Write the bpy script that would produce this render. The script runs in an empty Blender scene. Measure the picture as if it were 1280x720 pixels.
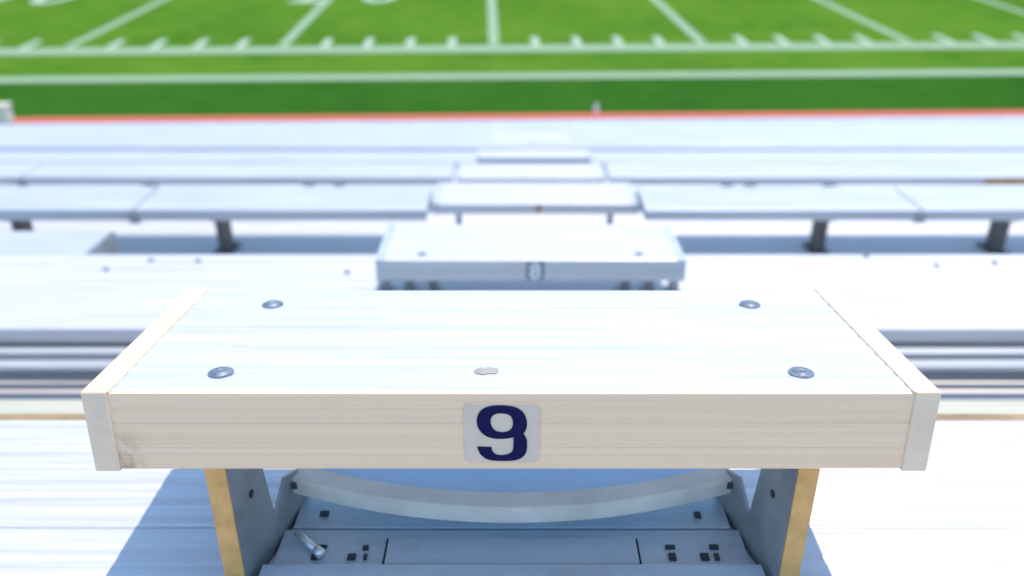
import bpy, bmesh, math, random
from mathutils import Vector, Matrix
R = math.radians
random.seed(7)
S = bpy.context.scene
C = S.collection
H = 3.55                      # camera height above the field; all z below are given relative to the camera
def zz(z): return z + H

# ------------------------------------------------------------------ materials
def new_mat(name):
    m = bpy.data.materials.new(name); m.use_nodes = True
    nt = m.node_tree; b = nt.nodes['Principled BSDF']
    return m, nt, b
def N(nt, t, **kw):
    n = nt.nodes.new(t)
    for k, v in kw.items(): setattr(n, k, v)
    return n
def mixcol(nt, fac, a, b, blend='MIX'):
    n = N(nt, 'ShaderNodeMix', data_type='RGBA', blend_type=blend)
    for sock, v in ((n.inputs[0], fac), (n.inputs[6], a), (n.inputs[7], b)):
        if hasattr(v, 'is_linked'): nt.links.new(v, sock)
        elif isinstance(v, (int, float)): sock.default_value = v
        else: sock.default_value = (*v, 1)
    return n.outputs[2]
def noise(nt, scale, detail=4, vec=(1, 1, 1), rough=.6, lo=.35, hi=.65):
    tc = N(nt, 'ShaderNodeTexCoord'); mp = N(nt, 'ShaderNodeMapping')
    mp.inputs['Scale'].default_value = vec
    nt.links.new(tc.outputs['Object'], mp.inputs[0])
    n = N(nt, 'ShaderNodeTexNoise'); n.inputs['Scale'].default_value = scale
    n.inputs['Detail'].default_value = detail; n.inputs['Roughness'].default_value = rough
    nt.links.new(mp.outputs[0], n.inputs[0])
    r = N(nt, 'ShaderNodeMapRange'); r.inputs[1].default_value = lo; r.inputs[2].default_value = hi
    nt.links.new(n.outputs[0], r.inputs[0])
    return r.outputs[0]
def scaled(nt, v, lo, hi):
    r = N(nt, 'ShaderNodeMapRange'); r.inputs[3].default_value = lo; r.inputs[4].default_value = hi
    nt.links.new(v, r.inputs[0]); return r.outputs[0]
def bump(nt, b, v, strength, dist):
    n = N(nt, 'ShaderNodeBump'); n.inputs['Strength'].default_value = strength
    n.inputs['Distance'].default_value = dist
    nt.links.new(v, n.inputs['Height']); nt.links.new(n.outputs[0], b.inputs['Normal'])

def metal(name, c1, c2, met=.45, r1=.32, r2=.5, along=(.5, 26, 26), grime=None, gf=.25, bs=.25, spec=.5):
    """extruded aluminium: long streaks along the plank, blotches, fine scratches"""
    m, nt, b = new_mat(name)
    st = noise(nt, 3.0, 5, along)
    col = mixcol(nt, st, c1, c2)
    if grime:
        bl = noise(nt, 6.0, 6, (1, 1.6, 1.6), .7, .52, .78)
        s = N(nt, 'ShaderNodeMath', operation='MULTIPLY'); s.inputs[1].default_value = gf
        nt.links.new(bl, s.inputs[0])
        col = mixcol(nt, s.outputs[0], col, grime)
    nt.links.new(col, b.inputs['Base Color'])
    b.inputs['Metallic'].default_value = met
    b.inputs['Specular IOR Level'].default_value = spec
    nt.links.new(scaled(nt, st, r1, r2), b.inputs['Roughness'])
    fine = noise(nt, 14, 3, (.6, 40, 40))
    bump(nt, b, fine, bs, .0006)
    return m
def plain(name, col, rough=.5, met=0, var=.12, scale=20, bs=.1):
    m, nt, b = new_mat(name)
    n = noise(nt, scale, 5)
    nt.links.new(mixcol(nt, n, tuple(c*(1-var) for c in col), tuple(min(1, c*(1+var)) for c in col)), b.inputs['Base Color'])
    b.inputs['Roughness'].default_value = rough; b.inputs['Metallic'].default_value = met
    bump(nt, b, n, bs, .001)
    return m

M = {}
M['deck']  = metal('deck_aluminium', (.54, .525, .53), (.68, .66, .66), .3, .40, .58, grime=(.50, .47, .42), gf=.22)
M['top']   = metal('step_top_aluminium', (.60, .575, .575), (.70, .675, .675), .3, .36, .50, (.5, 18, 18), grime=(.52, .50, .46), gf=.18)
M['cap']   = metal('end_cap_aluminium', (.74, .545, .38), (.80, .61, .43), 0, .35, .5, (3, 8, 8), grime=(.42, .38, .32), gf=.35)
M['bench'] = metal('bench_aluminium', (.46, .48, .50), (.60, .61, .62), .3, .36, .52, grime=(.45, .42, .38), gf=.25)
M['steel'] = metal('galvanised_steel', (.30, .32, .33), (.42, .44, .45), .6, .4, .6, (4, 4, 4), grime=(.2, .18, .16), gf=.4)
M['frame'] = metal('grey_steel_plate', (.24, .26, .27), (.34, .36, .37), .45, .4, .6, (5, 5, 5), grime=(.16, .14, .12), gf=.3)
M['post']  = metal('dark_post_steel', (.10, .10, .10), (.17, .165, .16), .2, .5, .7, (5, 5, 5), grime=(.12, .08, .05), gf=.5)
M['bolt']  = metal('zinc_bolt', (.13, .16, .20), (.24, .28, .33), .5, .45, .6, (30, 30, 30))
M['plate'] = metal('tread_plate', (.50, .57, .63), (.60, .67, .72), .3, .35, .5, (2, 12, 12), grime=(.25, .24, .22), gf=.35)
M['bright']= metal('bright_clip', (.8, .8, .78), (.9, .9, .88), .6, .15, .3)
M['arc']   = metal('brace_aluminium', (.68, .63, .55), (.79, .74, .66), .1, .38, .55, (6, 6, 6), grime=(.34, .30, .25), gf=.4)
M['tan']   = plain('tan_orange_edge', (.62, .34, .11), .55, 0, .16, 30, .3)
M['brown'] = plain('brown_seal', (.30, .21, .11), .7, 0, .25, 12)
M['dark']  = plain('dark_hole', (.02, .022, .026), .7)
M['slot']  = plain('dark_bolt_recess', (.05, .06, .075), .5, .4)
M['navy']  = plain('navy_vinyl', (.001, .003, .05), .6, 0, .05)
M['navy'].node_tree.nodes['Principled BSDF'].inputs['Specular IOR Level'].default_value = .15
M['cream'] = metal('nosing_cream', (.46, .44, .33), (.56, .53, .42), .1, .4, .6, grime=(.45, .38, .26), gf=.4)
M['stain'] = plain('dry_stain', (.34, .31, .27), .8, 0, .2, 60)
M['shadeblue'] = plain('blue_shade_panel', (.46, .66, .86), .4, 0, .05, 8)  # bright blue of sky-lit shade put into the colour
M['rust']  = plain('rust_stain', (.42, .22, .10), .8, 0, .3, 30)

# front face: aluminium with warm bounce light painted in as tan, extrusion lines along the face, dirt collected at the left end and lower edge
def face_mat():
    m, nt, b = new_mat('step_face_aluminium_bounce')
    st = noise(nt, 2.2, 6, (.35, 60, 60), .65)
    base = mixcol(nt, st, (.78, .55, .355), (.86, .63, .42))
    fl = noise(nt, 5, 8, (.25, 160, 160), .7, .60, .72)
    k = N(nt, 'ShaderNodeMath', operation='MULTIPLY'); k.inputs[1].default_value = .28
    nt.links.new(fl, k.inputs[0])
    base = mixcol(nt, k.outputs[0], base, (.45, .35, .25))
    tc = N(nt, 'ShaderNodeTexCoord'); sp = N(nt, 'ShaderNodeSeparateXYZ'); nt.links.new(tc.outputs['Object'], sp.inputs[0])
    # stain near the left cap, low down
    def ramp(out, a, c):
        r = N(nt, 'ShaderNodeMapRange'); r.inputs[1].default_value = a; r.inputs[2].default_value = c
        nt.links.new(out, r.inputs[0]); return r.outputs[0]
    sx = ramp(sp.outputs[0], -.355, -.388); sz = ramp(sp.outputs[2], -.035, -.082)
    nn = noise(nt, 55, 5, (1, 1, 1), .7, .40, .62)
    a1 = N(nt, 'ShaderNodeMath', operation='MULTIPLY'); nt.links.new(sx, a1.inputs[0]); nt.links.new(sz, a1.inputs[1])
    a2 = N(nt, 'ShaderNodeMath', operation='MULTIPLY'); nt.links.new(a1.outputs[0], a2.inputs[0]); nt.links.new(nn, a2.inputs[1])
    base = mixcol(nt, a2.outputs[0], base, (.22, .13, .07))
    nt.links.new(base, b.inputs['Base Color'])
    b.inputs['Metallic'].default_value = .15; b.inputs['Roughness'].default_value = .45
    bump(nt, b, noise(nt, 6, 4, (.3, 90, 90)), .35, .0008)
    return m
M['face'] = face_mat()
def sticker_mat():
    m, nt, b = new_mat('grey_sticker')
    nt.links.new(mixcol(nt, noise(nt, 40, 4), (.62, .49, .37), (.66, .53, .41)), b.inputs['Base Color'])
    b.inputs['Roughness'].default_value = .3
    return m
M['sticker'] = sticker_mat()

def turf_mat(name, a, c, e):
    m, nt, b = new_mat(name)
    big = noise(nt, .22, 4, (1, 1, 1), .6)
    mid = noise(nt, 2.2, 5, (.6, 1.8, 1))
    fine = noise(nt, 60, 4)
    col = mixcol(nt, big, a, c)
    k = N(nt, 'ShaderNodeMath', operation='MULTIPLY'); k.inputs[1].default_value = .6
    nt.links.new(mid, k.inputs[0])
    col = mixcol(nt, k.outputs[0], col, e)
    k2 = N(nt, 'ShaderNodeMath', operation='MULTIPLY'); k2.inputs[1].default_value = .35
    nt.links.new(fine, k2.inputs[0])
    col = mixcol(nt, k2.outputs[0], col, tuple(x*.45 for x in a))
    nt.links.new(col, b.inputs['Base Color'])
    b.inputs['Roughness'].default_value = .62; b.inputs['Specular IOR Level'].default_value = 0
    bump(nt, b, fine, .5, .02)
    return m
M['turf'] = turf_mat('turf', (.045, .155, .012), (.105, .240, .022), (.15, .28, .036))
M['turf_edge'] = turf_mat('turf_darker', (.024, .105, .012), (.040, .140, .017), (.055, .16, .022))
def paint_mat(name, col, worn, amt):
    m, nt, b = new_mat(name)
    n = noise(nt, 18, 6, (1, 1, 1), .7, .42, .75)
    k = N(nt, 'ShaderNodeMath', operation='MULTIPLY'); k.inputs[1].default_value = amt
    nt.links.new(n, k.inputs[0])
    nt.links.new(mixcol(nt, k.outputs[0], col, worn), b.inputs['Base Color'])
    b.inputs['Roughness'].default_value = .7
    return m
M['line'] = paint_mat('turf_paint_white', (.27, .36, .22), (.10, .25, .06), .55)
M['mark'] = paint_mat('turf_paint_bright', (.38, .46, .33), (.14, .28, .08), .4)
M['red'] = paint_mat('red_kerb_paint', (.62, .10, .05), (.42, .14, .09), .5)
M['concrete'] = plain('pale_concrete', (.40, .45, .50), .85, 0, .08, 3)
M['soil'] = plain('outer_ground', (.20, .21, .20), .9, 0, .15, 1)
M['beige'] = plain('beige_paint', (.66, .60, .46), .6)
M['white'] = plain('white_paint', (.8, .8, .78), .5)

# ------------------------------------------------------------------ mesh helpers
def bm_box(bm, x0, x1, y0, y1, z0, z1, bev=0):
    t = bmesh.new()
    bmesh.ops.create_cube(t, size=1)
    for v in t.verts:
        v.co = Vector(((x0+x1)/2 + v.co.x*(x1-x0), (y0+y1)/2 + v.co.y*(y1-y0), (z0+z1)/2 + v.co.z*(z1-z0)))
    if bev: bmesh.ops.bevel(t, geom=t.edges[:], offset=bev, segments=2, profile=.5, affect='EDGES')
    me = bpy.data.meshes.new('tmp'); t.to_mesh(me); t.free(); bm.from_mesh(me); bpy.data.meshes.remove(me)
def bm_cyl(bm, p, axis, r, h, seg=20, r2=None, bev=0):
    t = bmesh.new()
    bmesh.ops.create_cone(t, cap_ends=True, segments=seg, radius1=r, radius2=r if r2 is None else r2, depth=h)
    if bev: bmesh.ops.bevel(t, geom=[e for e in t.edges if not e.is_boundary and e.calc_face_angle(0) > 1], offset=bev, segments=2, affect='EDGES')
    q = Vector((0, 0, 1)).rotation_difference(Vector(axis).normalized())
    bmesh.ops.transform(t, matrix=Matrix.Translation(p) @ q.to_matrix().to_4x4(), verts=t.verts)
    me = bpy.data.meshes.new('tmp'); t.to_mesh(me); t.free(); bm.from_mesh(me); bpy.data.meshes.remove(me)
def bm_prism(bm, pts, d):
    """extrude closed polygon (list of Vector) by vector d"""
    a = [bm.verts.new(p) for p in pts]; b = [bm.verts.new(Vector(p) + Vector(d)) for p in pts]
    n = len(pts)
    bm.faces.new(a); bm.faces.new(list(reversed(b)))
    for i in range(n): bm.faces.new((a[i], b[i], b[(i+1) % n], a[(i+1) % n]))
def obj(name, bm, mat, parent=None, smooth=False):
    bmesh.ops.recalc_face_normals(bm, faces=bm.faces[:])
    me = bpy.data.meshes.new(name); bm.to_mesh(me); bm.free()
    me.materials.append(M[mat])
    if smooth:
        for p in me.polygons: p.use_smooth = True
    o = bpy.data.objects.new(name, me); C.objects.link(o); o.parent = parent
    return o
def thing(name, loc, label, cat, group=None):
    o = bpy.data.objects.new(name, None); C.objects.link(o); o.location = loc
    o.empty_display_size = .1
    return tag(o, label, cat, group)
def tag(o, label, cat, group=None):
    o['label'] = label; o['category'] = cat
    if group: o['group'] = group
    return o
def structure(o, kind='structure'):
    o['kind'] = kind; return o

def ribbed(bm, x0, x1, y0, y1, top, th=.03, pitch=.022, rib=.0016, lip=.004):
    """extruded plank: ribbed tread surface, rounded long edges, closed section, run along x"""
    prof = [(y0, top-th), (y0, top-lip), (y0+lip*.35, top-lip*.3), (y0+lip, top)]
    y = y0 + lip*2.5
    while y + pitch < y1 - lip*2:
        prof += [(y, top), (y+pitch*.14, top-rib), (y+pitch*.36, top-rib), (y+pitch*.5, top)]
        y += pitch
    prof += [(y1-lip, top), (y1-lip*.35, top-lip*.3), (y1, top-lip), (y1, top-th)]
    bm_prism(bm, [Vector((x0, p[0], p[1])) for p in prof], (x1-x0, 0, 0))

# ------------------------------------------------------------------ setting: ground, field
def sheet(name, x0, x1, y0, y1, z, mat, parent=None):
    bm = bmesh.new()
    vs = [bm.verts.new((x, y, z)) for x, y in ((x0, y0), (x1, y0), (x1, y1), (x0, y1))]
    bm.faces.new(vs)
    return obj(name, bm, mat, parent)
structure(sheet('ground', -600, 600, -600, 900, 0, 'soil'))
structure(sheet('concrete_apron', -60, 60, -14, 14.6, .004, 'concrete'))

FR = Matrix.Rotation(R(1.75), 4, 'Z')       # the pitch runs at a slight angle to the stand
TAU = math.tan(R(2.6))                     # the turf climbs gently away from the stand (crowned pitch)
def FY(py):                                # distance of a point of the turf by the angle under which it is seen
    a = R(25.6) - math.atan((360-py)/1042)
    return (H - .012 + TAU*14)/(math.tan(a) + TAU)
def field_obj(name, bm, mat, z):
    for v in bm.verts: v.co = (Matrix.Translation((0, 14, 0)) @ FR @ Matrix.Translation((0, -14, 0))) @ v.co
    for v in bm.verts: v.co.z = z + TAU*(v.co.y - 14)
    return structure(obj(name, bm, mat))
def quads(lst):
    bm = bmesh.new()
    for x0, x1, y0, y1 in lst:
        bm.faces.new([bm.verts.new((x, y, 0)) for x, y in ((x0, y0), (x1, y0), (x1, y1), (x0, y1))])
    return bm
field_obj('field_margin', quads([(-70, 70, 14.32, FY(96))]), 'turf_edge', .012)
field_obj('playing_field', quads([(-70, 70, FY(96), 80)]), 'turf', .012)
field_obj('border_line', quads([(-70, 70, FY(99), FY(92))]), 'line', .020)
field_obj('sideline', quads([(-70, 70, FY(65), FY(57))]), 'line', .020)
YD = 53.4/1042*(.902*FY(60) + .432*(H - TAU*(FY(60)-14))); X0 = -.24
yl, tk = [], []
for i in range(-60, 61):
    x = X0 + i*YD
    if i % 5 == 0: yl.append((x-.12, x+.12, FY(55.5), 74))
    else: tk.append((x-.095, x+.095, FY(57.2), FY(47)))
for i in range(0, 121):
    pass
field_obj('yard_lines', quads(yl), 'line', .016)
field_obj('yard_marks', quads(tk), 'mark', .020)
def text_mesh(s, size, ext=0, bold=.0):
    cu = bpy.data.curves.new('t', 'FONT'); cu.body = s; cu.size = size; cu.extrude = ext; cu.offset = bold
    cu.align_x = 'CENTER'; cu.resolution_u = 6
    o = bpy.data.objects.new('t', cu); C.objects.link(o)
    me = bpy.data.meshes.new_from_object(o.evaluated_get(bpy.context.evaluated_depsgraph_get()))
    bpy.data.objects.remove(o); return me
for k, (i, a) in enumerate(((-5, '20'), (-15, '30'))):
    bm = bmesh.new()
    for j, ch in enumerate(a):
        me = text_mesh(ch, 3.1, 0, .05)
        t = bmesh.new(); t.from_mesh(me)
        for v in t.verts: v.co = Vector((v.co.x*.78 + X0 + i*YD + (-1.05, 1.0)[j] + .5, v.co.y*1.3 + FY(1.6), 0))
        m2 = bpy.data.meshes.new('x'); t.to_mesh(m2); t.free(); bm.from_mesh(m2)
    field_obj('yard_numbers', bm, 'mark', .024)
bm = bmesh.new(); bm_box(bm, -70, 70, 14.03, 14.32, -.1, .03, .01)
for v in bm.verts: v.co = (Matrix.Translation((0, 14, 0)) @ FR @ Matrix.Translation((0, -14, 0))) @ v.co
structure(obj('red_kerb', bm, 'red'))

# ------------------------------------------------------------------ aisle steps
def digit9():
    out = [(420,105),(540,120),(610,170),(640,250),(635,320),(608,365,1),(635,410),(640,450),(640,520),(615,575),(560,610),(500,620),
           (340,620),(270,600),(220,555),(198,487,1),(325,490,1),(330,530),(360,560),(400,568),(450,565),(500,545),(518,515),(520,400,1),
           (430,415),(330,410),(260,380),(210,320),(195,260),(205,195),(240,145),(310,112)]
    hole = [(400,178),(460,182),(500,205),(515,250),(513,300),(490,335),(450,352),(390,352),(345,330),(320,285),(318,235),(335,200),(365,182)]
    def smooth(p):
        for _ in range(3):
            q = []
            n = len(p)
            for i in range(n):
                a, b = p[i], p[(i+1) % n]
                if len(a) == 3: q.append(a)
                else: q.append((a[0]*.75+b[0]*.25, a[1]*.75+b[1]*.25))
                if len(b) != 3: q.append((a[0]*.25+b[0]*.75, a[1]*.25+b[1]*.75))
            p = q
        return p
    cu = bpy.data.curves.new('n', 'CURVE'); cu.dimensions = '2D'; cu.fill_mode = 'BOTH'; cu.extrude = .0003
    for c in (out, hole):
        c = smooth(c); sp = cu.splines.new('POLY'); sp.points.add(len(c)-1)
        for k, p in enumerate(c): sp.points[k].co = ((p[0]-418)/7.2*.000768, -(p[1]-362)/7.2*.000768, 0, 1)
        sp.use_cyclic_u = True
    o = bpy.data.objects.new('n', cu); C.objects.link(o)
    me = bpy.data.meshes.new_from_object(o.evaluated_get(bpy.context.evaluated_depsgraph_get()))
    bpy.data.objects.remove(o)
    return me
def round_rect(bm, w, h, r, x, y, z, th):
    pts = []
    for cx, cz, a0 in ((w/2-r, h/2-r, 0), (-w/2+r, h/2-r, 90), (-w/2+r, -h/2+r, 180), (w/2-r, -h/2+r, 270)):
        for k in range(7):
            a = R(a0 + k*15); pts.append(Vector((x+cx+r*math.cos(a), y, z+cz+r*math.sin(a))))
    bm_prism(bm, pts, (0, -th, 0))

def step_body(root, W, L, Hh, near, bolts=True):
    """root origin = middle of the near top edge; x across, y away, z up"""
    cap = .024
    bm = bmesh.new()
    ribbed(bm, -W/2+cap, W/2-cap, .0025, L, 0, .010, .0235 if near else .03, .00045, .003)
    obj('tread', bm, 'top', root)
    bm = bmesh.new()
    # near face: extruded web with shallow flutes
    prof = [(.0045, -.0105), (.003, -.0105)]
    prof = [(.0, -.0015), (.0, -.030), (.0004, -.0305), (.0004, -.0333), (0, -.0338), (0, -.058), (.00025, -.0588), (.00025, -.0605), (0, -.0613),
            (0, -Hh+.003), (.0025, -Hh)] if near else [(0, -.0015), (0, -Hh+.003), (.0025, -Hh)]
    poly = prof + [(.006, -Hh), (.006, -.0105), (.0022, -.0105), (.0022, -.0005)]
    bm_prism(bm, [Vector((-W/2+cap, p[0], p[1])) for p in poly], (W-2*cap, 0, 0))
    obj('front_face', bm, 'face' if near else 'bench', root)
    bm = bmesh.new(); bm_box(bm, -W/2+cap, W/2-cap, L-.006, L-.001, -Hh, -.0105)
    obj('rear_face', bm, 'bench', root)
    for s in (-1, 1):
        bm = bmesh.new()
        bm_box(bm, min(s*W/2, s*(W/2-cap-.001)), max(s*W/2, s*(W/2-cap-.001)), -.0018 if near else -.0004, L+.002, -Hh-.0008, .0012 if near else .0004, .0016 if near else .0008)
        c = obj('end_cap', bm, 'cap' if near else 'bench', root)
        if near:      # weld bead along the seam
            bm = bmesh.new()
            n = 46
            for k in range(n):
                y = .0 + L*k/n
                bm_cyl(bm, Vector((s*(W/2-cap-.0018), y+.003, .0003)), (0, 1, 0), .0011 + .0002*random.random(), L/n*1.15, 8)
            obj('weld_seam', bm, 'cap', c, True)
    if bolts:
        for x, y in ((-.292, .042), (.292, .042), (-.290, .228), (.290, .228))[:4 if near else 2]:
            x = x*W/.826; y = y*L/.28
            bm = bmesh.new()
            bm_cyl(bm, Vector((x, y, .0006)), (0, 0, 1), .0128, .0012, 32, .0124)
            bm_cyl(bm, Vector((x, y, .0022)), (0, 0, 1), .0108, .0028, 32, .0070, .0008)
            b = obj('bolt', bm, 'bolt', root)
            if near:
                bm = bmesh.new()
                bm_cyl(bm, Vector((x, y, .0036)), (0, 0, 1), .0032, .0006, 6)
                obj('socket', bm, 'frame', b)

def stain(root, x, y):
    bm = bmesh.new(); rnd = random.Random(3)
    pts = [Vector((x + (.009+.005*rnd.random())*math.cos(a)*1.1, y + (.006+.004*rnd.random())*math.sin(a), .0001)) for a in [R(15*k) for k in range(24)]]
    bm_prism(bm, pts, (0, 0, .0002))
    obj('dry_stain', bm, 'stain', root)
def step_things():
    # ---- the near step
    root = thing('aisle_step', (-.001, .678, zz(-.436)), 'large pale aluminium aisle step nearest the viewer, navy 9 on its front face', 'step', 'numbered aisle steps')
    root.rotation_euler.x = R(-5.1)
    W, L, Hh = .826, .28, .0865
    step_body(root, W, L, Hh, True)
    stain(root, -.024, .047)
    # sticker and digit
    bm = bmesh.new(); round_rect(bm, .0745, .0665, .007, -.0088, -.0003, -.0445, .0006)
    rim = obj('sticker', bm, 'sticker', root)
    rim.data.materials.clear(); rim.data.materials.append(M['sticker'])
    me = digit9(); me.materials.clear(); me.materials.append(M['navy'])
    d = bpy.data.objects.new('digit', me); C.objects.link(d); d.parent = rim
    d.location = (-.0088, -.0014, -.0440); d.rotation_euler.x = R(90); d.scale = (1.04, 1.13, 1)
    # ---- brackets: modelled in world space, then parented keeping place
    inv = (Matrix.Translation(root.location) @ Matrix.Rotation(R(-5.1), 4, 'X')).inverted()
    def wobj(name, bm, mat, parent, smooth=False):
        if parent is root:
            for v in bm.verts: v.co = inv @ v.co
        else:
            for v in bm.verts: v.co = inv @ v.co
        return obj(name, bm, mat, parent, smooth)
    for s in (-1, 1):
        def P(y, z, off=0): return Vector((s*(.297 - .22*(y-.70) + off), y, zz(z)))
        poly = [(.700, -.545), (.762, -.552), (.765, -.597), (.775, -.672), (.808, -.640), (.838, -.652), (.848, -.668), (.862, -.7185), (.700, -.7185)]
        poly[0] = (.700, -.5245); poly[1] = (.760, -.5295)
        bm = bmesh.new(); bm_prism(bm, [P(y, z) for y, z in poly], (s*.004, 0, 0))
        leg = wobj('leg', bm, 'frame', root)
        bm = bmesh.new(); bm_prism(bm, [P(.6975, -.5245), P(.6975, -.7185), P(.6975, -.7185, .0215), P(.6975, -.5245, .0215)], (0, .0055, 0))
        wobj('leg_flange', bm, 'tan', leg)['label'] = 'tan orange front flange of the step leg'
        bm = bmesh.new(); bm_cyl(bm, P(.735, -.605) - Vector((s*.0005, 0, 0)), (1, 0, 0), .0045, .002, 16)
        wobj('bolt_hole', bm, 'dark', leg)
        bm = bmesh.new(); bm_cyl(bm, P(.822, -.662) - Vector((s*.003, 0, 0)), (1, 0, 0), .006, .006, 6)
        wobj('bolt', bm, 'slot', leg)
    # bowed brace between the two legs
    bm = bmesh.new()
    n = 48; prev = None; hw = .016; hh = .0105
    sec0 = [(-hw, -hh), (-hw, hh-.003), (-hw+.003, hh), (hw-.003, hh), (hw, hh-.003), (hw, -hh)]
    rings = []
    for k in range(n+1):
        t = -1 + 2*k/n
        x = .272*t; y = .783 + .056*abs(t)**2.0
        tx, ty = .272, .112*t
        l = math.hypot(tx, ty); nx, ny = -ty/l, tx/l
        rings.append([bm.verts.new((x + nx*a, y + ny*a, zz(-.664) + b)) for a, b in sec0])
    for a, b in zip(rings[:-1], rings[1:]):
        for i in range(6): bm.faces.new((a[i], a[(i+1) % 6], b[(i+1) % 6], b[i]))
    bm.faces.new(rings[0]); bm.faces.new(list(reversed(rings[-1])))
    wobj('curved_brace', bm, 'arc', root)
    bm = bmesh.new()  # panel added inside the brace, painted as the blue shade under the step
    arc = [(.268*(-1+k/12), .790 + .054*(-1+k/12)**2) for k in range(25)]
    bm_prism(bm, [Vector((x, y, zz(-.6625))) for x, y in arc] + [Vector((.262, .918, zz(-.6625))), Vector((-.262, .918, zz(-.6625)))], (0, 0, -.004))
    wobj('curved_shade_panel', bm, 'shadeblue', root)['label'] = 'added panel with a bowed near edge, painted the pale blue of the shade'
    # ---- plates lying on the deck between the legs
    def deck_plate(y0, y1, top, hx, label, marks, panel=None, th=.012):
        t = thing('tread_plate', (0, y0, zz(top-th)), label, 'metal plate', 'metal plates on the deck under the near step')
        bm = bmesh.new(); bm_box(bm, -hx, hx, 0, y1-y0, 0, th, .0015)
        p = obj('plate', bm, 'plate', t)
        for x, y, w, d in marks:
            bm = bmesh.new(); bm_box(bm, x-w/2, x+w/2, y-y0-d/2, y-y0+d/2, th-.001, th+.003, .001)
            obj('bolt', bm, 'slot', t)
        if panel:
            x0, x1, a, b = panel
            bm = bmesh.new()
            bm_box(bm, x0, x1, a-y0, b-y0, th-.001, th+.0035, .001)
            q = obj('raised_panel', bm, 'plate', t)
            bm = bmesh.new()
            for e in ((x0-.003, x0, a-y0, b-y0), (x1, x1+.003, a-y0, b-y0), (x0-.003, x1+.003, b-y0, b-y0+.002)):
                bm_box(bm, e[0], e[1], e[2], e[3], th-.001, th+.0006)
            obj('panel_gap', bm, 'dark', q)
        return t
    deck_plate(.795, .852, -.706, .268, 'blue grey metal plate behind the bowed bar under the nearest step', [(-.2345, .818, .011, .009), (.2315, .816, .008, .010)])
    deck_plate(.725, .7925, -.7075, .278, 'blue grey metal plate with raised middle panel and dark bolt heads under the nearest step',
               [(-.228, 0.762, .016, .004), (-.231, 0.745, .009, .009), (-.188, 0.745, .010, .009), (-.174, 0.760, .007, .007), (-.172, 0.745, .004, .009),
                (.188, 0.761, .012, .006), (.188, 0.745, .009, .011), (.226, 0.745, .010, .011), (.240, 0.761, .011, .007), (.240, 0.745, .006, .010)],
               (-.148, .148, .732, .774))
    deck_plate(.60, .723, -.696, .285, 'plain blue grey metal plate nearest the viewer under the nearest step', [], None, .022)
    # clip
    a = Vector((-.259, .776, zz(-.697))); b = Vector((-.228, .748, zz(-.700)))
    bm = bmesh.new(); bm_cyl(bm, (a+b)/2, b-a, .0045, (b-a).length, 14, None, .001)
    bm_cyl(bm, b + (b-a).normalized()*.003, b-a, .0062, .012, 14, None, .001)
    o = obj('metal_clip', bm, 'bright', None, True); tag(o, 'small shiny silver metal pin beside the left leg of the nearest step', 'metal pin')

    # ---- further steps down the aisle
    spec = [(.050, 2.025, -.888, .26, .062, .826, '8', -1.05, 'second aisle step down, grey front face with small blue number sticker and short dark feet'),
            (.095, 3.168, -1.143, .27, .045, .826, '7', -1.36, 'third aisle step down, level with the benches that have dark posts'),
            (.105, 4.41, -1.440, .27, .045, .826, None, -1.66, 'fourth aisle step down, blurred, with a dark line along its front'),
            (.150, 5.58, -1.676, .20, .045, .79, None, -2.02, 'fifth aisle step down, blurred pale bar above the grey bench edge'),
            (.180, 7.93, -2.205, .24, .045, .80, None, -2.32, 'sixth and farthest aisle step, faint pale bar near the red kerb')]
    for x, y, z, L, Hh, W, num, dz, lab in spec:
        t = thing('aisle_step', (x, y, zz(z)), lab, 'step', 'numbered aisle steps')
        step_body(t, W, L, Hh, False, y < 3)
        for s in (-1, 1):
            for dx in ((.345, .415, .275) if y < 3 else (.32,)):
                bm = bmesh.new()
                bm_box(bm, s*dx-.012, s*dx+.012, .13, .16, dz-z, -Hh, .002)
                bm_box(bm, s*dx-.022, s*dx+.022, .11, .18, dz-z, dz-z+.008, .002)
                obj('leg', bm, 'steel', t)
        if num:
            w = .048
            bm = bmesh.new(); round_rect(bm, w, Hh*.86, .004, .012, -.0003, -Hh/2, .0006)
            st = obj('sticker', bm, 'bolt' if num == '8' else 'sticker', t)
            me = text_mesh(num, Hh*1.02, .0003, .0016); me.materials.clear(); me.materials.append(M['navy' if num == '7' else 'white'])
            d = bpy.data.objects.new('digit', me); C.objects.link(d); d.parent = st
            d.location = (.012, -.0014, -Hh*.87); d.rotation_euler.x = R(90)
step_things()

# ------------------------------------------------------------------ footboards (decks)
def deck(y0, y1, z, x0, x1, label, pw=.235, near=False, mat='deck', th=.034, rot=0):
    t = thing('footboard', (0, y0, zz(z)), label, 'footboard', 'ribbed aluminium footboards of the stand')
    n = max(1, round((y1-y0)/pw)); w = (y1-y0)/n; gp = .0002 if near else .002
    for k in range(n):
        bm = bmesh.new()
        ribbed(bm, x0, x1, k*w + (gp if k else 0), (k+1)*w - gp, 0, th, .0333 if near else .04, .0012 if near else .002, .0015 if near else .005)
        obj('plank', bm, mat, t)
    return t
XW = 16
d0 = deck(-1.3, 1.044, -.72, -3.2, 3.2, 'wide ribbed footboard under the nearest step, filling the bottom corners', .234, True)
bm = bmesh.new(); bm_box(bm, -3.2, 3.2, 2.346, 2.366, -.047, -.003, .002)
obj('edge_seal', bm, 'brown', d0)['label'] = 'brown strip along the far edge'
bm = bmesh.new(); bm_box(bm, -3.2, 3.2, 2.368, 2.424, -.062, -.013, .010)
obj('nosing', bm, 'cream', d0)['label'] = 'cream rounded nosing bar'
d1 = deck(1.94, 2.44, -1.05, -4.6, 4.6, 'wide ribbed footboard around the second step, with a grey edge facing the viewer', .25, True, th=.040)
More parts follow.
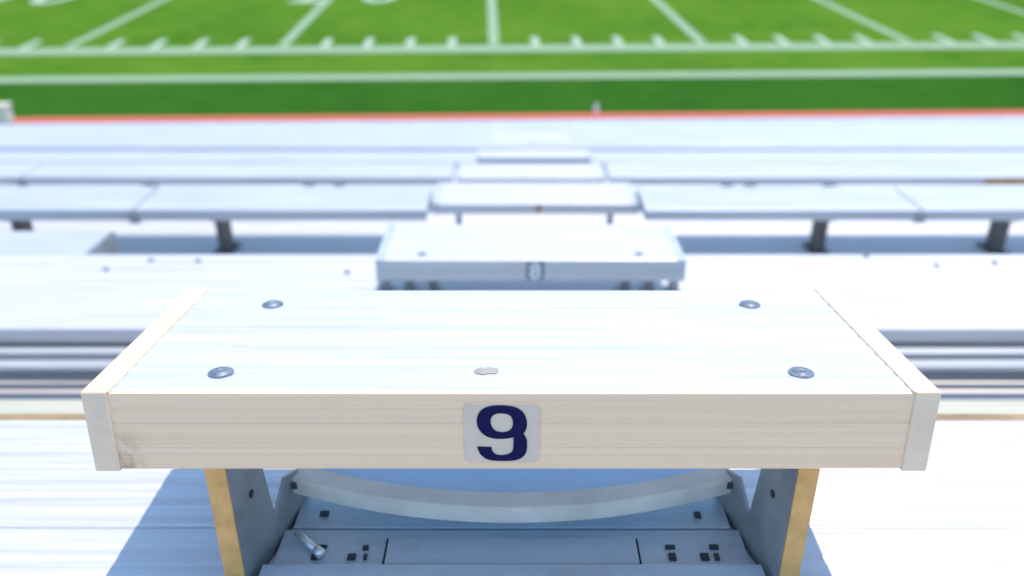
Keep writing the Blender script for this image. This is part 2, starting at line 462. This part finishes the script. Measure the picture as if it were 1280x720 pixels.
bm = bmesh.new(); bm_box(bm, -4.6, 4.6, -.046, -.0165, -.062, -.045, .003); obj('edge_rail', bm, 'bench', d1)
bm = bmesh.new(); bm_box(bm, -4.6, 4.6, -.096, -.064, -.070, -.055, .003); obj('edge_rail', bm, 'bench', d1)
def deck_bolts(root, lst, y0):
    for x, y in lst:
        bm = bmesh.new(); bm_cyl(bm, Vector((x, y-y0, .004)), (0, 0, 1), .006, .006, 6, None, .001)
        bm_cyl(bm, Vector((x, y-y0, .0015)), (0, 0, 1), .009, .003, 20)
        obj('bolt', bm, 'bolt', root)
deck_bolts(d1, [(-1.24, 2.32), (-1.13, 2.39), (-.98, 2.385), (-.50, 2.30), (1.12, 2.42), (1.31, 2.35), (1.50, 2.37)], 1.94)
db = deck(1.62, 2.52, -1.20, -4.6, 4.6, 'lower shaded footboard in the blue gap behind the nearest step', .225)
d2 = deck(2.86, 3.66, -1.36, -6, 6, 'ribbed footboard under the benches with dark posts', .27)
d3 = deck(4.10, 5.12, -1.66, -8, 8, 'ribbed footboard under the second line of benches', .255)
ORD = ['third', 'fourth', 'fifth', 'sixth', 'seventh', 'eighth', 'ninth']
rows = [  # seat near edge y, z, depth, footboard z, y0, y1
    (5.85, -1.79, .30, -2.02, 5.5, 6.6), (7.20, -2.07, .27, -2.32, 7.0, 7.9), (8.50, -2.38, .27, -2.64, 8.3, 9.2),
    (9.80, -2.69, .27, -2.95, 9.6, 10.5), (11.10, -2.98, .27, -3.24, 10.9, 11.8), (12.40, -3.27, .27, -3.48, 12.2, 12.95)]
for i, (y, z, d, fz, a, b) in enumerate(rows):
    deck(a, b, fz, -XW, XW, 'ribbed footboard under the %s line of benches from the viewer' % ORD[i], .4)
# filler panel left of the slot
t = thing('filler_panel', (-1.52, 2.50, zz(-1.17)), 'smooth bluish metal panel covering the gap at the left edge of the picture', 'metal panel')
bm = bmesh.new(); bm_box(bm, -3.5, 0, 0, .44, -.004, 0); obj('panel', bm, 'bench', t)
bm = bmesh.new(); bm_prism(bm, [Vector((.001, .0, -.14)), Vector((.001, .44, -.14)), Vector((.001, .44, -.0)), Vector((.001, 0, -.0))], (.012, 0, 0)); obj('side_plate', bm, 'steel', t)

# ------------------------------------------------------------------ benches
def bench(y, z, depth, x0, x1, fz, posts, label, joints=(), th=.046, group='long aluminium benches across the stand', rusty=None, pd=.07):
    t = thing('bench', ((x0+x1)/2, y, zz(fz)), label, 'bench', group)
    cx = (x0+x1)/2; h = z - fz
    xs = [x0] + list(joints) + [x1]
    for a, b in zip(xs[:-1], xs[1:]):
        bm = bmesh.new(); ribbed(bm, a-cx+.004, b-cx-.004, 0, depth, h, th, .045, .0014, .006)
        obj('seat', bm, 'bench', t)
    for j in joints:
        bm = bmesh.new(); bm_box(bm, j-cx-.022, j-cx+.022, .002, depth-.005, h-th-.012, h-th-.0005, .002)
        bm_box(bm, j-cx-.018, j-cx+.018, -.006, .001, h-th-.01, h-.010, .001)
        obj('joint_plate', bm, 'steel', t)
    for p in posts:
        bm = bmesh.new()
        w = .019
        bm_box(bm, p-cx-w, p-cx-w+.006, pd, pd+.08, 0, h-th-.0125, .001)      # channel section
        bm_box(bm, p-cx+w-.006, p-cx+w, pd, pd+.08, 0, h-th-.0125, .001)
        bm_box(bm, p-cx-w+.006, p-cx+w-.006, pd, pd+.006, 0, h-th-.0125)
        bm_box(bm, p-cx-.04, p-cx+.04, pd-.03, pd+.11, 0, .008, .002)
        bm_box(bm, p-cx-w, p-cx+w, .02, depth-.02, h-th-.0120, h-th-.0005, .001)
        obj('leg', bm, 'post', t)
    if rusty:
        bm = bmesh.new(); bm_box(bm, rusty[0]-cx, rusty[1]-cx, -.0025, -.0003, h-th+.004, h-.006); obj('rust_streak', bm, 'rust', t)
    return t
bench(3.10, -1.143, .29, -6, -.335, -1.36, (-3.1, -2.02, -1.19), 'pale bench left of the third step, with dark posts and a seam in its seat', (-1.50,))
bench(3.10, -1.143, .29, .525, 6, -1.36, (1.27, 2.01, 2.9), 'pale bench right of the third step, with dark posts above a blue gap', (1.62,))
bench(4.42, -1.438, .26, -8, -.325, -1.66, (-3.6, -2.05, -1.15, -.98), 'pale bench left of the fourth step, its near edge a thin grey line', (-2.72,))
bench(4.42, -1.438, .26, .535, 8, -1.66, (1.22, 1.35, 1.80, 3.2), 'pale bench right of the fourth step, rusty brown at the edge of the picture', (), rusty=(2.62, 4.2))
names = ['fifth step', 'sixth step']
for i, (y, z, d, fz, a, b) in enumerate(rows):
    for s in (-1, 1):
        cx = .15 + .02*i
        x0, x1 = (-XW, cx-.002) if s < 0 else (cx+.002, XW)
        posts = [s*(1.7+2.4*k) + random.uniform(-.1, .1) for k in range(4)]
        side = 'left' if s < 0 else 'right'
        bench(y, z, d, x0, x1, fz, posts, 'blurred pale bench %s of the aisle in the %s line from the viewer' % (side, ORD[i]), (s*(4.3+.9*i),), .046)
# grey floor boards that carry the aisle between the benches far down
for i, (y, z, d, fz, a, b) in enumerate(rows):
    pass
# sloping stringers carrying the rows
for k, x in enumerate((-5.6, -3.4, -1.9, -.62, .82, 2.1, 3.6, 5.8)):
    t = thing('stringer_beam', (x, 1.0, 0), 'sloping grey steel beam under the footboards, %s of the eight counted from the left' %
              ('first', 'second', 'third', 'fourth', 'fifth', 'sixth', 'seventh', 'eighth')[k], 'steel beam', 'steel beams carrying the stand')
    prof = [(-1.0, -.83), (1.7, -1.42), (2.9, -1.62), (4.2, -1.86), (5.5, -2.14), (6.9, -2.42), (8.2, -2.72), (9.5, -3.03), (10.8, -3.32), (11.9, -3.47)]
    bm = bmesh.new()
    lo = [(y, max(z-.16, -3.545)) for y, z in prof]
    bm_prism(bm, [Vector((-.03, y-1.0, zz(z))) for y, z in prof + lo[::-1]], (.06, 0, 0))
    obj('beam', bm, 'steel', t)
    for yy, zt in ((0.2, -1.18), (3.2, -1.80), (6.2, -2.42)):
        bm = bmesh.new(); bm_box(bm, -.04, .04, yy-1.04, yy-.96, .004, zz(zt), .003); obj('post', bm, 'steel', t)

# ------------------------------------------------------------------ small things by the track
t = thing('utility_post', (-8.30, 13.45, .004), 'blurred beige post with a darker foot at the far left edge beside the red kerb', 'post')
bm = bmesh.new(); bm_box(bm, -.11, .13, -.1, .1, .12, .38, .02); obj('post', bm, 'beige', t)
bm = bmesh.new(); bm_box(bm, -.13, .15, -.12, .12, .375, .405, .01); obj('cap', bm, 'beige', t)
bm = bmesh.new(); bm_box(bm, -.09, .11, -.08, .08, 0, .125, .005); obj('foot', bm, 'steel', t)
t = thing('marker_post', (1.46, 14.4, .012), 'tiny blurred white marker on the grass just behind the red kerb', 'marker')
bm = bmesh.new(); bm_cyl(bm, Vector((0, 0, .09)), (0, 0, 1), .045, .16, 16, .03, .004); obj('stem', bm, 'white', t)
bm = bmesh.new(); bm_box(bm, -.08, .08, -.08, .08, 0, .012, .003); obj('base', bm, 'white', t)

# ------------------------------------------------------------------ light
SX, SY = .21, .12                     # towards the sun, per metre of height
sd = Vector((SX, SY, 1)).normalized()
elev = math.asin(sd.z); az = math.atan2(sd.x, sd.y)
w = bpy.data.worlds.new('World'); S.world = w; w.use_nodes = True
nt = w.node_tree; bg = nt.nodes['Background']
sky = nt.nodes.new('ShaderNodeTexSky'); sky.sky_type = 'NISHITA'; sky.sun_disc = False
sky.sun_elevation = elev; sky.sun_rotation = az
sky.air_density = 1.0; sky.dust_density = .6
nt.links.new(mixcol(nt, 1.0, sky.outputs[0], (.80, .985, 1.08), 'MULTIPLY'), bg.inputs[0]); bg.inputs[1].default_value = .15
L = bpy.data.lights.new('sun', 'SUN'); L.energy = 2.45; L.angle = R(.55); L.color = (1.0, .90, .80)
lo = bpy.data.objects.new('sun', L); C.objects.link(lo)
lo.rotation_euler = (-sd).to_track_quat('-Z', 'Y').to_euler()

# ------------------------------------------------------------------ camera
cam = bpy.data.cameras.new('camera'); co = bpy.data.objects.new('camera', cam); C.objects.link(co); S.camera = co
cam.sensor_width = 36; cam.lens = 36*1042/1280
cam.clip_start = .02; cam.clip_end = 3000
co.location = (0, 0, H); co.rotation_euler = (R(90-25.6), 0, 0)
cam.dof.use_dof = True; cam.dof.focus_distance = .86; cam.dof.aperture_fstop = 2.8

S.view_settings.view_transform = 'Standard'; S.view_settings.look = 'None'
S.view_settings.exposure = .86; S.view_settings.gamma = 1
S.view_settings.use_curve_mapping = False
S.cycles.use_denoising = True
